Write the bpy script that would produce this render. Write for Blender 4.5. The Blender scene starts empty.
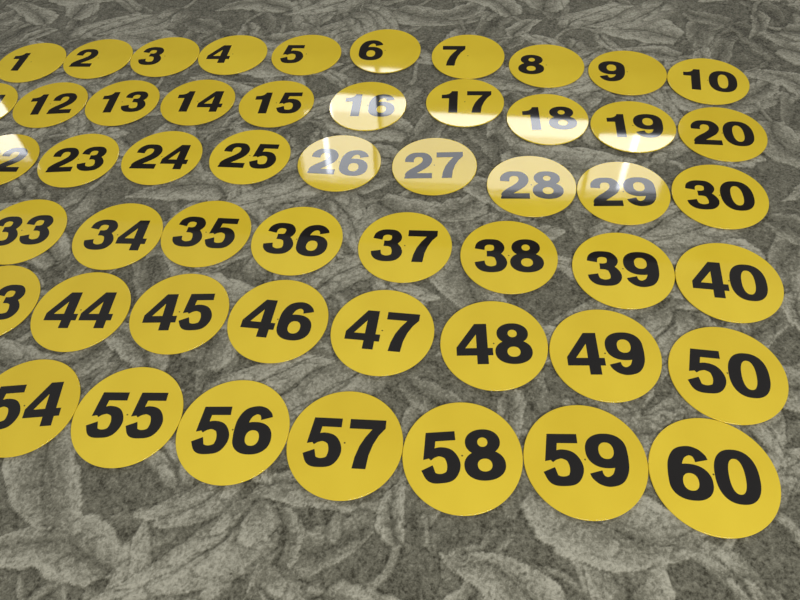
import bpy, bmesh, math, random
import numpy as np
from mathutils import Vector, Matrix
from mathutils.geometry import tessellate_polygon
random.seed(5)
S = bpy.context.scene
C = S.collection
RAD = 0.10
# ---------------------------------------------------------------- measured discs
# number: (left, right, top, bottom, baseline dx, dy)
D = {
1:(2,67,44,82,25,0),2:(63,132,40,79,25,0),3:(130,198,38,77,25,0),4:(196,267,37,74,25,0),5:(271,342,36,75,25,0),
6:(350,421,33,74,25,0),7:(431,505,38,79,25,0),8:(508,585,45,88,25,1),9:(588,667,51,96,25,1),10:(668,748,59,105,50,4),
11:(-56,18,88,126,50,0),12:(12,88,86,125,44,-2),13:(85,160,83,124,40,-1),14:(160,236,82,124,43,0),15:(238,315,82,127,44,0),
16:(329,407,84,131,46,0),17:(425,505,80,127,46,0),18:(506,589,96,144,46,-1),19:(590,676,102,154,50,1),20:(678,767,108,162,57,2),
22:(-41,38,136,187,50,0),23:(38,119,135,187,52,-2),24:(121,203,131,186,52,1),25:(208,292,130,185,54,2),26:(297,382,136,193,51,2),
27:(391,478,138,196,56,-1),28:(486,577,156,218,60,0),29:(577,670,162,226,60,0),30:(672,768,166,229,63,2),
33:(-23,67,197,268,50,-2),34:(74,163,203,271,64,1),35:(160,251,201,268,62,3),36:(251,343,207,276,63,4),37:(357,453,212,284,64,2),
38:(460,558,221,295,65,0),39:(573,675,233,310,68,2),40:(675,782,242,325,72,6),
43:(-58,39,266,343,60,0),44:(31,131,271,354,71,0),45:(129,230,273,356,72,-1),46:(228,328,281,363,70,6),47:(330,435,290,377,69,6),
48:(440,548,301,392,75,-1),49:(549,662,309,404,80,0),50:(669,787,327,426,80,8),
54:(-28,81,360,458,80,-6),55:(71,182,368,468,82,1),56:(175,288,380,486,79,0),57:(287,403,392,501,82,4),58:(402,523,404,515,84,-5),
59:(524,648,406,521,87,1),60:(649,779,419,538,91,8)}
nums = sorted(D)
BB = np.array([D[n][:4] for n in nums], float)
def rot(pitch, roll):
    a = math.pi/2-pitch
    Rx = np.array([[1,0,0],[0,math.cos(a),-math.sin(a)],[0,math.sin(a),math.cos(a)]])
    Rz = np.array([[math.cos(roll),-math.sin(roll),0],[math.sin(roll),math.cos(roll),0],[0,0,1]])
    return Rx@Rz
def proj(P, p):
    f,h,pi_,ro = p; R = rot(pi_,ro)
    q = (P-np.array([0,0,h]))@R
    return np.stack([400-f*q[...,0]/q[...,2], 300+f*q[...,1]/q[...,2]],-1)
def back(px, p):
    f,h,pi_,ro = p; R = rot(pi_,ro)
    d = np.stack([(px[...,0]-400)/f, -(px[...,1]-300)/f, -np.ones(px.shape[:-1])],-1)@R.T
    t = -h/d[...,2]
    return d[...,:2]*t[...,None]
th = np.linspace(0,2*math.pi,72,endpoint=False)
circ = np.stack([np.cos(th),np.sin(th),0*th],-1)*RAD
def bbox(cen, p):
    P = np.concatenate([cen,np.zeros((len(cen),1))],1)[:,None,:]+circ[None]
    q = proj(P,p)
    return np.stack([q[...,0].min(1),q[...,0].max(1),q[...,1].min(1),q[...,1].max(1)],-1)
def centres(p):
    tgt = np.stack([(BB[:,0]+BB[:,1])/2,(BB[:,2]+BB[:,3])/2],-1)
    cur = tgt.copy()
    for _ in range(5):
        b = bbox(back(cur,p),p)
        cur += tgt-np.stack([(b[:,0]+b[:,1])/2,(b[:,2]+b[:,3])/2],-1)
    return back(cur,p)
F,H,PIT,ROL = 639.2453,1.01439,math.radians(52.7618),math.radians(-5.2891)
p = (F,H,PIT,ROL)
cen = centres(p)
for _ in range(60):
    for i in range(len(nums)):
        for j in range(i+1,len(nums)):
            d = cen[j]-cen[i]; L = np.linalg.norm(d)
            if L < 2*RAD+.0006:
                m = (2*RAD+.0006-L)/2*d/L; cen[i]-=m; cen[j]+=m
ci = {n:cen[i] for i,n in enumerate(nums)}
def gangle(n):
    l,r_,t,b,dx,dy = D[n]; c=np.array([(l+r_)/2,(t+b)/2]); v=np.array([dx,dy])/2.
    a=back(np.array([c-v,c+v]),p); d=a[1]-a[0]
    return math.atan2(d[1],d[0])
rd = ci[60]-ci[55]; rd2 = ci[10]-ci[2]
# ---------------------------------------------------------------- materials
def mat(name):
    m = bpy.data.materials.new(name); m.use_nodes=True
    return m, m.node_tree.nodes, m.node_tree.links, m.node_tree.nodes['Principled BSDF']
def plain(name, col, rough=.5):
    m,n,l,b = mat(name)
    t=n.new('ShaderNodeTexCoord'); no=n.new('ShaderNodeTexNoise'); no.inputs['Scale'].default_value=30
    l.new(t.outputs['Object'],no.inputs['Vector'])
    r=n.new('ShaderNodeValToRGB'); r.color_ramp.elements[0].color=(*[c*.93 for c in col],1); r.color_ramp.elements[1].color=(*[min(1,c*1.07) for c in col],1)
    l.new(no.outputs['Fac'],r.inputs['Fac']); l.new(r.outputs['Color'],b.inputs['Base Color'])
    b.inputs['Roughness'].default_value=rough
    return m
def gloss(b,n,l):
    b.inputs['Roughness'].default_value=.04; b.inputs['IOR'].default_value=1.55
m_y,n,l,b = mat('yellow_plastic'); gloss(b,n,l)
tc=n.new('ShaderNodeTexCoord'); no=n.new('ShaderNodeTexNoise'); no.inputs['Scale'].default_value=6; l.new(tc.outputs['Object'],no.inputs['Vector'])
oi=n.new('ShaderNodeObjectInfo')
r=n.new('ShaderNodeValToRGB'); r.color_ramp.elements[0].color=(.80,.580,.030,1); r.color_ramp.elements[1].color=(.91,.685,.046,1)
r.color_ramp.elements[0].position=.25; r.color_ramp.elements[1].position=.75
ad=n.new('ShaderNodeMath'); ad.operation='MULTIPLY_ADD'; ad.inputs[1].default_value=.3; 
sb=n.new('ShaderNodeMath'); sb.operation='SUBTRACT'; sb.inputs[1].default_value=.15
l.new(oi.outputs['Random'],ad.inputs[0]); l.new(no.outputs['Fac'],ad.inputs[2]); l.new(ad.outputs[0],sb.inputs[0]); l.new(sb.outputs[0],r.inputs['Fac'])
ln=n.new('ShaderNodeVectorMath'); ln.operation='LENGTH'; l.new(tc.outputs['Object'],ln.inputs[0])
lt=n.new('ShaderNodeMath'); lt.operation='LESS_THAN'; lt.inputs[1].default_value=.0032; l.new(ln.outputs['Value'],lt.inputs[0])
mx=n.new('ShaderNodeMix'); mx.data_type='RGBA'; mx.inputs['B'].default_value=(.12,.085,.01,1)
l.new(lt.outputs[0],mx.inputs['Factor']); l.new(r.outputs['Color'],mx.inputs['A']); l.new(mx.outputs['Result'],b.inputs['Base Color'])
m_k,n,l,b = mat('black_print'); gloss(b,n,l)
tc=n.new('ShaderNodeTexCoord'); no=n.new('ShaderNodeTexNoise'); no.inputs['Scale'].default_value=20; l.new(tc.outputs['Object'],no.inputs['Vector'])
r=n.new('ShaderNodeValToRGB'); r.color_ramp.elements[0].color=(.006,.005,.005,1); r.color_ramp.elements[1].color=(.010,.009,.009,1)
l.new(no.outputs['Fac'],r.inputs['Fac']); l.new(r.outputs['Color'],b.inputs['Base Color'])
# carpet
m_c,n,l,b = mat('damask_carpet')
b.inputs['Roughness'].default_value=1; b.inputs['Specular IOR Level'].default_value=.05
b.inputs['Sheen Weight'].default_value=.12; b.inputs['Sheen Roughness'].default_value=.5
tc=n.new('ShaderNodeTexCoord'); at=n.new('ShaderNodeAttribute'); at.attribute_name='pattern'
def noise(scale,det,rough=.6,dist=0):
    q=n.new('ShaderNodeTexNoise'); q.inputs['Scale'].default_value=scale; q.inputs['Detail'].default_value=det; q.inputs['Roughness'].default_value=rough; q.inputs['Distortion'].default_value=dist
    l.new(tc.outputs['Object'],q.inputs['Vector']); return q.outputs['Fac']
def math_(op,a,b_=None,c=None):
    q=n.new('ShaderNodeMath'); q.operation=op
    for i,v in enumerate((a,b_,c)):
        if v is None: continue
        if isinstance(v,(int,float)): q.inputs[i].default_value=v
        else: l.new(v,q.inputs[i])
    return q.outputs[0]
n1=noise(200,2,.7); n2=noise(26,3,.6); n3=noise(2.2,2); n4=noise(95,1,.5,1.6)
v=math_('ADD',at.outputs['Fac'],math_('MULTIPLY',math_('SUBTRACT',n1,.5),1.0))
v=math_('ADD',v,math_('MULTIPLY',math_('SUBTRACT',n2,.5),.50))
v=math_('ADD',v,math_('MULTIPLY',math_('SUBTRACT',n4,.5),.6))
v=math_('ADD',v,math_('MULTIPLY',math_('SUBTRACT',n3,.5),.25))
r=n.new('ShaderNodeValToRGB'); cr=r.color_ramp
cr.elements[0].position=0; cr.elements[0].color=(.056,.053,.037,1)
cr.elements[1].position=1; cr.elements[1].color=(.50,.485,.39,1)
e=cr.elements.new(.5); e.color=(.222,.215,.163,1)
l.new(v,r.inputs['Fac']); l.new(r.outputs['Color'],b.inputs['Base Color'])
bp=n.new('ShaderNodeBump'); bp.inputs['Strength'].default_value=.65; bp.inputs['Distance'].default_value=.0035
l.new(math_('ADD',n1,math_('MULTIPLY',n4,.7)),bp.inputs['Height']); l.new(bp.outputs['Normal'],b.inputs['Normal'])
m_wall=plain('wall_paint',(.30,.27,.24),.8); m_frame=plain('window_frame_paint',(.7,.7,.68),.4)
# ---------------------------------------------------------------- carpet mesh
def axis(lo,hi,flo,fhi,step):
    a=list(np.arange(flo,fhi,step)); s=step; x=a[-1]
    while x<hi: s*=1.09; x+=s; a.append(min(x,hi))
    s=step; x=a[0]; pre=[]
    while x>lo: s*=1.09; x-=s; pre.append(max(x,lo))
    return np.array(pre[::-1]+a)
YW = 3.3
xs = axis(-3.6,3.6,-1.7,1.4,.0030); ys = axis(-1.2,5.0,.15,2.4,.0030)
X,Y = np.meshgrid(xs,ys)
WX=X+.007*np.sin(23*Y+3*np.sin(10*X))+.0022*np.sin(67*X+41*Y)
WY=Y+.007*np.sin(21*X+2.6*np.sin(11*Y))+.0022*np.sin(63*Y-47*X)
P = np.full(X.shape,.26,np.float32)
P+=.08*np.sin(70*WX+9*np.sin(31*WY))*np.sin(65*WY+8*np.sin(37*WX))
def sub_(x0,x1,y0,y1):
    i0,i1=np.searchsorted(xs,[x0-.02,x1+.02]); j0,j1=np.searchsorted(ys,[y0-.02,y1+.02])
    return slice(j0,j1),slice(i0,i1)
def acanthus(cx,cy,ang,L,W,bend,nl,tone,fl_):
    """broad rounded lobes fanning off a bent midrib, painted back to front with dark outlines"""
    R_=L*1.15+W*.8
    sl=sub_(cx-R_,cx+R_,cy-R_,cy+R_)
    s2=P[sl]
    if s2.size==0: return
    x=WX[sl]-cx; y=WY[sl]-cy
    c,s_=math.cos(ang),math.sin(ang)
    a=(x*c+y*s_); v_=(-x*s_+y*c)
    v_=v_-bend*a*a/L
    lobes=[(L*.58,0,L*.42,.40)]
    for k in range(nl-1,-1,-1):
        t=k/nl
        for sd in (-1,1):
            lobes.append((L*(.03+.60*t),sd,W*(.62+1.0*math.sin(math.pi*(.12+.70*t))),.44))
    for u0,sd,LL,wr in lobes:
        la=math.radians(58-24*u0/L)*sd
        cc,ss=math.cos(la),math.sin(la)
        p_=(a-u0)*cc+v_*ss; q_=-(a-u0)*ss+v_*cc
        q_=q_+sd*.5*p_*p_/LL
        t_=p_/LL; hwm=LL*wr
        hw=hwm*np.sqrt(np.clip(np.sin(math.pi*np.clip(t_,0,1)**1.35),0,1))
        hw=hw*(1+.09*np.sin(t_*19))
        dist=(hw-np.abs(q_))
        inr=(t_>0)&(t_<1)
        dist=np.where(inr,dist,-np.hypot(np.where(t_<0,p_,p_-LL),q_))
        out=np.clip(1+dist/.007,0,1)*(dist<=0)
        s2*=(1-.48*out)
        m=np.clip(dist/.004,0,1)
        rel=q_/hwm
        val=tone+.26*(t_-.45)+.17*sd*fl_*rel-.20*np.exp(-(q_/.003)**2)*np.clip(1.3-t_*1.6,0,1)+.05*np.cos(rel*11+2*t_)
        s2[:]=s2*(1-m)+val*m
    md=np.abs(v_)-.0025*(1.2-a/L); mm=np.clip(.5-md/.003,0,1)*((a>0)&(a<L*.72)); s2[:]=s2*(1-mm)+.18*mm
def pathstroke(pts,w,tone):
    pts=np.array(pts)
    sl=sub_(pts[:,0].min()-.03,pts[:,0].max()+.03,pts[:,1].min()-.03,pts[:,1].max()+.03)
    if P[sl].size==0: return
    x=WX[sl]; y=WY[sl]
    dm=np.full(x.shape,9.,np.float32)
    K=len(pts)-1
    for k in range(K):
        a,b_=pts[k]; ex,ey=pts[k+1]-pts[k]; q2=ex*ex+ey*ey
        t=np.clip(((x-a)*ex+(y-b_)*ey)/q2,0,1)
        dm=np.minimum(dm,np.hypot(x-a-t*ex,y-b_-t*ey)-w*(.7+.8*k/K))
    s2=P[sl]
    sh=np.clip(1-dm/.008,0,1); s2[:]=s2*(1-.5*sh)
    m=np.clip(.5-dm/.004,0,1); s2[:]=s2*(1-m)+tone*m
rs=random.Random(31)
TX,TY=.92,1.04
SC=.80
layers=[]
for k in range(20):
    L_=rs.uniform(.13,.21)
    layers.append(('l',rs.uniform(0,TX),rs.uniform(0,TY),rs.uniform(0,6.28),L_,L_*rs.uniform(.30,.38),rs.uniform(-.7,.7),rs.choice((2,3)),rs.uniform(.28,.44),1))
for (ox,oy,a0,fl_,r_) in ((.14,.16,.4,1,.19),(.62,.38,2.6,-1,.22),(.22,.68,4.4,1,.19),(.72,.90,1.3,1,.18),(.44,.02,5.4,-1,.14),(.46,.72,.8,-1,.12)):
    pts=[]
    K=32
    for k in range(K):
        t=k/(K-1); a=a0+fl_*t*1.3*2*math.pi; rr=r_*(1-.80*t)
        pts.append((ox+rr*math.cos(a),oy+rr*math.sin(a)))
    layers.append(('p',pts,.007,rs.uniform(.52,.60)))
    for q_ in range(5):
        t=q_/5; k=int(t*(K-1)); a=a0+fl_*t*1.3*2*math.pi; tang=a+fl_*math.pi/2
        sd=1 if q_%2==0 else -1
        ln_=(.25 if sd==1 else .16)*(1-.35*t)*rs.uniform(.9,1.15)*(.65+r_*1.9)
        layers.append(('l',pts[k][0],pts[k][1],tang-fl_*sd*rs.uniform(.35,.75),ln_,ln_*rs.uniform(.30,.36),fl_*rs.uniform(.4,.9)*sd,3 if sd==-1 else 4,rs.uniform(.48,.62),fl_))
A0=math.radians(-8)
for i in range(-5,6):
  for j in range(-2,6):
    for mo in layers:
        offx=i*TX; offy=j*TY+(i%2)*TY/2
        def tr(x,y):
            x=(x+offx)*SC; y=(y+offy)*SC
            return (x*math.cos(A0)-y*math.sin(A0), x*math.sin(A0)+y*math.cos(A0))
        if mo[0]=='l':
            gx,gy=tr(mo[1],mo[2])
            if -2.5<gx<2.5 and -.4<gy<3.3: acanthus(gx,gy,mo[3]+A0,mo[4]*SC,mo[5]*SC,*mo[6:])
        else:
            q_=[tr(*a) for a in mo[1]]
            if -2.5<q_[0][0]<2.5 and -.4<q_[0][1]<3.3: pathstroke(q_,mo[2]*SC,mo[3])
P=(P-P.mean())*1.05+.48
ny,nx=X.shape
verts=np.stack([X,Y,np.clip(P,0,1)*.003-.004],-1).reshape(-1,3).astype(np.float32)
idx=np.arange(nx*ny).reshape(ny,nx)
q=np.stack([idx[:-1,:-1],idx[:-1,1:],idx[1:,1:],idx[1:,:-1]],-1).reshape(-1,4).astype(np.int32)
me=bpy.data.meshes.new('floor')
me.vertices.add(len(verts)); me.vertices.foreach_set('co',verts.ravel())
me.loops.add(q.size); me.loops.foreach_set('vertex_index',q.ravel())
me.polygons.add(len(q)); me.polygons.foreach_set('loop_start',np.arange(0,q.size,4,dtype=np.int32)); me.polygons.foreach_set('loop_total',np.full(len(q),4,np.int32))
me.update(calc_edges=True)
me.polygons.foreach_set('use_smooth',np.ones(len(q),bool))
a=me.attributes.new('pattern','FLOAT','POINT'); a.data.foreach_set('value',P.ravel().astype(np.float32))
me.materials.append(m_c)
fl=bpy.data.objects.new('floor',me); C.objects.link(fl); fl['kind']='structure'; fl['label']='grey-green carpet with a woven pattern of scrolling leaves'; fl['category']='carpet'
# ---------------------------------------------------------------- digits
def cr_spline(pts,sub=10):
    pts=np.array(pts,float); out=[]
    Q=np.vstack([2*pts[0]-pts[1],pts,2*pts[-1]-pts[-2]])
    for i in range(1,len(Q)-2):
        for k in range(sub):
            t=k/sub; a_,b_,c_,d_=Q[i-1],Q[i],Q[i+1],Q[i+2]
            out.append(.5*((2*b_)+(-a_+c_)*t+(2*a_-5*b_+4*c_-d_)*t*t+(-a_+3*b_-3*c_+d_)*t**3))
    out.append(pts[-1]); return np.array(out)
BO=.012
def stroke(pts):
    s_=cr_spline(pts); T=np.gradient(s_[:,:2],axis=0); T/=np.linalg.norm(T,axis=1)[:,None]
    w_=s_[:,2:]+BO
    N=np.stack([-T[:,1],T[:,0]],-1); a_=s_[:,:2]+N*w_/2; b_=s_[:,:2]-N*w_/2
    vs=[];fs=[]
    for k in range(len(s_)): vs+= [tuple(a_[k]),tuple(b_[k])]
    for k in range(len(s_)-1): fs.append((2*k,2*k+1,2*k+3,2*k+2))
    return vs,fs
def ring(cx,cy,hw,hh,V,Hh,e=2.25,n_=56):
    vs=[];fs=[]
    V+=BO; Hh+=BO
    for k in range(n_):
        t=2*math.pi*k/n_; c,s_=math.cos(t),math.sin(t)
        f=lambda q,h_: math.copysign(abs(q)**(2/e),q)*h_
        vs+=[(cx+f(c,hw+V/2),cy+f(s_,hh+Hh/2)),(cx+f(c,hw-V/2),cy+f(s_,hh-Hh/2))]
    for k in range(n_):
        j=(k+1)%n_; fs.append((2*k,2*k+1,2*j+1,2*j))
    return vs,fs
def poly(*loops):
    L=[[Vector((x,y,0)) for x,y in lp] for lp in loops]
    return [pt for lp in loops for pt in lp], [tuple(t) for t in tessellate_polygon(L)]
six=[ring(.385,.325,.262,.25,.235,.165),
     stroke([(.123,.33,.235),(.122,.48,.235),(.15,.68,.235),(.24,.845,.215),(.40,.917,.17),(.53,.885,.18),(.605,.80,.215),(.625,.735,.225)])]
G={
'0':[ring(.38,.5,.265,.42,.235,.165,2.35)],
'1':[poly([(.335,0),(.59,0),(.59,1),(.41,1),(.385,.93),(.33,.87),(.24,.835),(.12,.825),(.12,.655),(.335,.655)])],
'2':[stroke([(.13,.635,.225),(.145,.77,.225),(.235,.885,.19),(.385,.917,.165),(.54,.875,.2),(.615,.72,.24),(.565,.55,.235),(.42,.405,.22),(.26,.28,.22),(.165,.17,.24),(.15,.10,.25)]),
     poly([(.015,0),(.74,0),(.74,.195),(.3,.195),(.12,.24),(.05,.15),(.015,.05)])],
'3':[stroke([(.125,.69,.22),(.155,.82,.21),(.25,.9,.18),(.385,.918,.165),(.53,.875,.2),(.59,.74,.235),(.53,.61,.2),(.42,.565,.15),(.29,.56,.15)]),
     stroke([(.29,.545,.14),(.44,.535,.15),(.56,.47,.2),(.628,.29,.24),(.56,.135,.2),(.385,.083,.165),(.22,.12,.19),(.14,.21,.22),(.115,.32,.225)])],
'4':[poly([(.435,0),(.67,0),(.67,.21),(.775,.21),(.775,.39),(.67,.39),(.67,1),(.41,1),(.01,.41),(.01,.21),(.435,.21)],[(.435,.39),(.435,.73),(.195,.39)])],
'5':[poly([(.14,1),(.70,1),(.70,.815),(.315,.815),(.265,.50),(.06,.46)]),
     stroke([(.16,.49,.12),(.25,.565,.15),(.39,.60,.17),(.555,.53,.21),(.628,.335,.24),(.555,.14,.2),(.375,.083,.165),(.2,.125,.2),(.12,.30,.225)])],
'6':six,
'7':[poly([(.03,1),(.74,1),(.74,.83),(.62,.68),(.525,.49),(.46,.27),(.43,0),(.165,0),(.195,.22),(.265,.45),(.36,.63),(.48,.80),(.03,.80)])],
'8':[ring(.38,.742,.215,.178,.225,.155,2.1),ring(.38,.29,.262,.21,.24,.16,2.15)],
}
G['9']=[([(.765-x,1-y) for x,y in v_],f_) for v_,f_ in six]
CAP=.45*2*RAD
def number_mesh(txt):
    vs=[];fs=[]
    n_=len(txt); offs=[-.80,.03] if n_==2 else [-.38-.45]
    for ch,o in zip(txt,offs):
        for li,(v_,f_) in enumerate(G[ch]):
            b0=len(vs)
            vs+=[((x+o)*CAP*.98,(y-.5)*CAP,li*.00006) for x,y in v_]
            for f in f_:
                pts=[v_[i] for i in f]; ar=sum(pts[i][0]*pts[(i+1)%len(pts)][1]-pts[(i+1)%len(pts)][0]*pts[i][1] for i in range(len(pts)))
                if abs(ar)<1e-9: continue
                f=f if ar>0 else f[::-1]
                fs.append(tuple(b0+i for i in f))
    m_=bpy.data.meshes.new('printed_number'); m_.from_pydata(vs,[],fs); m_.materials.append(m_k); m_.update(); return m_
TH=.0028
bm=bmesh.new(); NS=128
prof=[(RAD-.0007,0),(RAD,.0006),(RAD,TH-.0007),(RAD-.0009,TH)]
rings=[[bm.verts.new((r_*math.cos(2*math.pi*k/NS),r_*math.sin(2*math.pi*k/NS),z)) for k in range(NS)] for r_,z in prof]
for a_,b_ in zip(rings,rings[1:]):
    for k in range(NS):
        bm.faces.new((a_[k],a_[(k+1)%NS],b_[(k+1)%NS],b_[k])).smooth=True
bm.faces.new(rings[-1]); bm.faces.new(rings[0][::-1])
disc_me=bpy.data.meshes.new('disc'); bm.to_mesh(disc_me); disc_me.materials.append(m_y)
TILT={16:(1.15,.5),6:(3.3,.3),7:(2.3,0),26:(.1,1.3),18:(.1,.2),19:(-1.0,-.3),28:(-.2,0),29:(-.05,-.4),27:(0,0),17:(.15,.1),11:(1.2,.2),22:(.2,.4)}
rows={0:'back row',1:'second row from the back',2:'third row from the back',3:'fourth row from the back',4:'second row from the front',5:'front row'}
GLARE={16,18,19,26,27,28,29}
special={11:'yellow round disc cut off at the left edge beside the disc numbered 12',
22:'yellow disc with a washed-out black 2 at the left edge, beside number 23',
33:'yellow disc printed 33 cut by the left edge, beside number 34',
43:'yellow disc at the left edge showing only a black 3, beside number 44',
54:'yellow disc printed 54 cut by the left edge, front row beside number 55'}
for n_ in nums:
    root=bpy.data.objects.new('numbered_disc',None); root.empty_display_size=.05; C.objects.link(root)
    tx,ty=TILT.get(n_,(random.uniform(-.2,.2),random.uniform(-.2,.2)))
    root.location=(ci[n_][0],ci[n_][1],-.0004+RAD*math.sin(math.radians(math.hypot(tx,ty))))
    root.rotation_euler=(Matrix.Rotation(math.radians(tx),3,'X')@Matrix.Rotation(math.radians(ty),3,'Y')@Matrix.Rotation(gangle(n_),3,'Z')).to_euler()
    row=(n_-1)//10
    if n_ in special: lab=special[n_]
    elif n_ in GLARE: lab='yellow round disc with window glare over its black number %d'%n_
    else: lab='flat yellow round disc with bold black number %d, in the %s'%(n_,rows[row])
    root['label']=lab; root['category']='numbered disc'; root['group']='numbered yellow discs in rows on the carpet'
    d=bpy.data.objects.new('disc',disc_me); C.objects.link(d); d.parent=root
    k=bpy.data.objects.new('printed_number',number_mesh(str(n_))); C.objects.link(k); k.parent=root; k.location=(0,0,TH+.00015)
    k['label']='bold black printed number'
# ---------------------------------------------------------------- window wall (outside the frame, mirrored in the discs)
WA=math.atan2(rd[1],rd[0])*.5+math.atan2(rd2[1],rd2[0])*.5
WO=Vector((0,YW,0)); wu=Vector((math.cos(WA),math.sin(WA),0)); wn=Vector((-math.sin(WA),math.cos(WA),0))
def wallcoord(px,py):
    R=rot(PIT,ROL); d=R@np.array([(px-400)/F,-(py-300)/F,-1]); d=Vector(d); o=Vector((0,0,H))
    t=(WO-o).dot(wn)/d.dot(wn); pnt=o+d*t
    return (pnt-WO).dot(wu), -pnt.z
W0,W1=wallcoord(305,150)[0],wallcoord(674,160)[0]
Z0,Z1=wallcoord(547,119)[1],wallcoord(530,202)[1]
ZM=wallcoord(547,152)[1]
V0,V1=wallcoord(-120,150)[0],wallcoord(36,162)[0]
WM=Matrix.Translation(WO)@Matrix.Rotation(WA,4,'Z')
def boxes(name,bs,m_,parent=None,kind=None):
    bm=bmesh.new()
    for x0,x1,y0,y1,z0,z1 in bs:
        bmesh.ops.create_cube(bm,size=1,matrix=Matrix.Translation(((x0+x1)/2,(y0+y1)/2,(z0+z1)/2))@Matrix.Diagonal((x1-x0,y1-y0,z1-z0,1)))
    me_=bpy.data.meshes.new(name); bm.to_mesh(me_); me_.materials.append(m_)
    o=bpy.data.objects.new(name,me_); C.objects.link(o)
    if parent: o.parent=parent
    else: o.matrix_world=WM
    if kind: o['kind']=kind
    return o
ZT=max(2.6,Z1+.4)
boxes('wall_back',[(-4.2,V0,0,.15,0,ZT),(V1,W0,0,.15,0,ZT),(W1,4.2,0,.15,0,ZT),(V0,V1,0,.15,0,Z0),(V0,V1,0,.15,Z1,ZT),(W0,W1,0,.15,0,Z0),(W0,W1,0,.15,Z1,ZT)],m_wall,kind='structure')
fw=.03
def daylight(x0,x1,z0,z1,rad,y=.13):
    ld=bpy.data.lights.new('daylight','AREA'); ld.shape='RECTANGLE'; ld.size=x1-x0; ld.size_y=z1-z0
    ld.energy=rad*math.pi*ld.size*ld.size_y; ld.color=(.90,.935,1)
    lo=bpy.data.objects.new('daylight',ld); C.objects.link(lo)
    lo.matrix_world=WM@Matrix.Translation(((x0+x1)/2,y,(z0+z1)/2))@Matrix.Rotation(math.radians(-90),4,'X')
def window(name,a,b_,mull):
    bs=[(a,b_,.03,.09,Z0,Z0+fw),(a,b_,.03,.09,Z1-fw,Z1),(a,a+fw,.03,.09,Z0,Z1),(b_-fw,b_,.03,.09,Z0,Z1)]
    bs+=[(m-.012,m+.012,.03,.09,Z0,Z1) for m in mull]
    boxes(name,bs,m_frame,kind='structure')
window('window_1',W0,W1,[wallcoord(387,165)[0],wallcoord(582,180)[0]])
window('window_2',V0,V1,[])
# clear lower sashes; sheer blinds of unequal weight behind the upper ones, with two bright gaps
xa=wallcoord(387,165)[0]; xb=wallcoord(484,175)[0]
daylight(W0,W1,Z0,ZM,8.4)
daylight(W0,xa,ZM,Z1,5.0); daylight(xa,xb,ZM,Z1,3.1); daylight(xb,W1,ZM,Z1,4.7)
daylight(V0,V1,Z0,Z1,7.5)
for px_,py_ in ((338,175),(622,180)):
    g=wallcoord(px_,py_)[0]; daylight(g-.02,g+.02,Z0+.03,Z1-.03,10,y=.12)
ld=bpy.data.lights.new('room_fill','AREA'); ld.shape='RECTANGLE'; ld.size=2; ld.size_y=1.4; ld.energy=73; ld.color=(1,.985,.955)  # added fill lamp behind the camera, lifts carpet and discs without showing in their gloss
lo=bpy.data.objects.new('room_fill',ld); C.objects.link(lo); lo.location=(.6,-1.9,2.4)
lo.rotation_euler=(Vector((.0,1.0,0))-lo.location).to_track_quat('-Z','Y').to_euler()
w=bpy.data.worlds.new('room_light'); S.world=w; w.use_nodes=True
w.node_tree.nodes['Background'].inputs[0].default_value=(1,.98,.94,1); w.node_tree.nodes['Background'].inputs[1].default_value=.34
cd=bpy.data.cameras.new('camera'); co=bpy.data.objects.new('camera',cd); C.objects.link(co)
cd.sensor_width=36; cd.lens=F*36/800; cd.clip_start=.01
Rm=Matrix([list(map(float,r_)) for r_ in rot(PIT,ROL)]).to_4x4()
co.matrix_world=Matrix.Translation((0,0,float(H)))@Rm
S.camera=co
S.view_settings.view_transform='Standard'
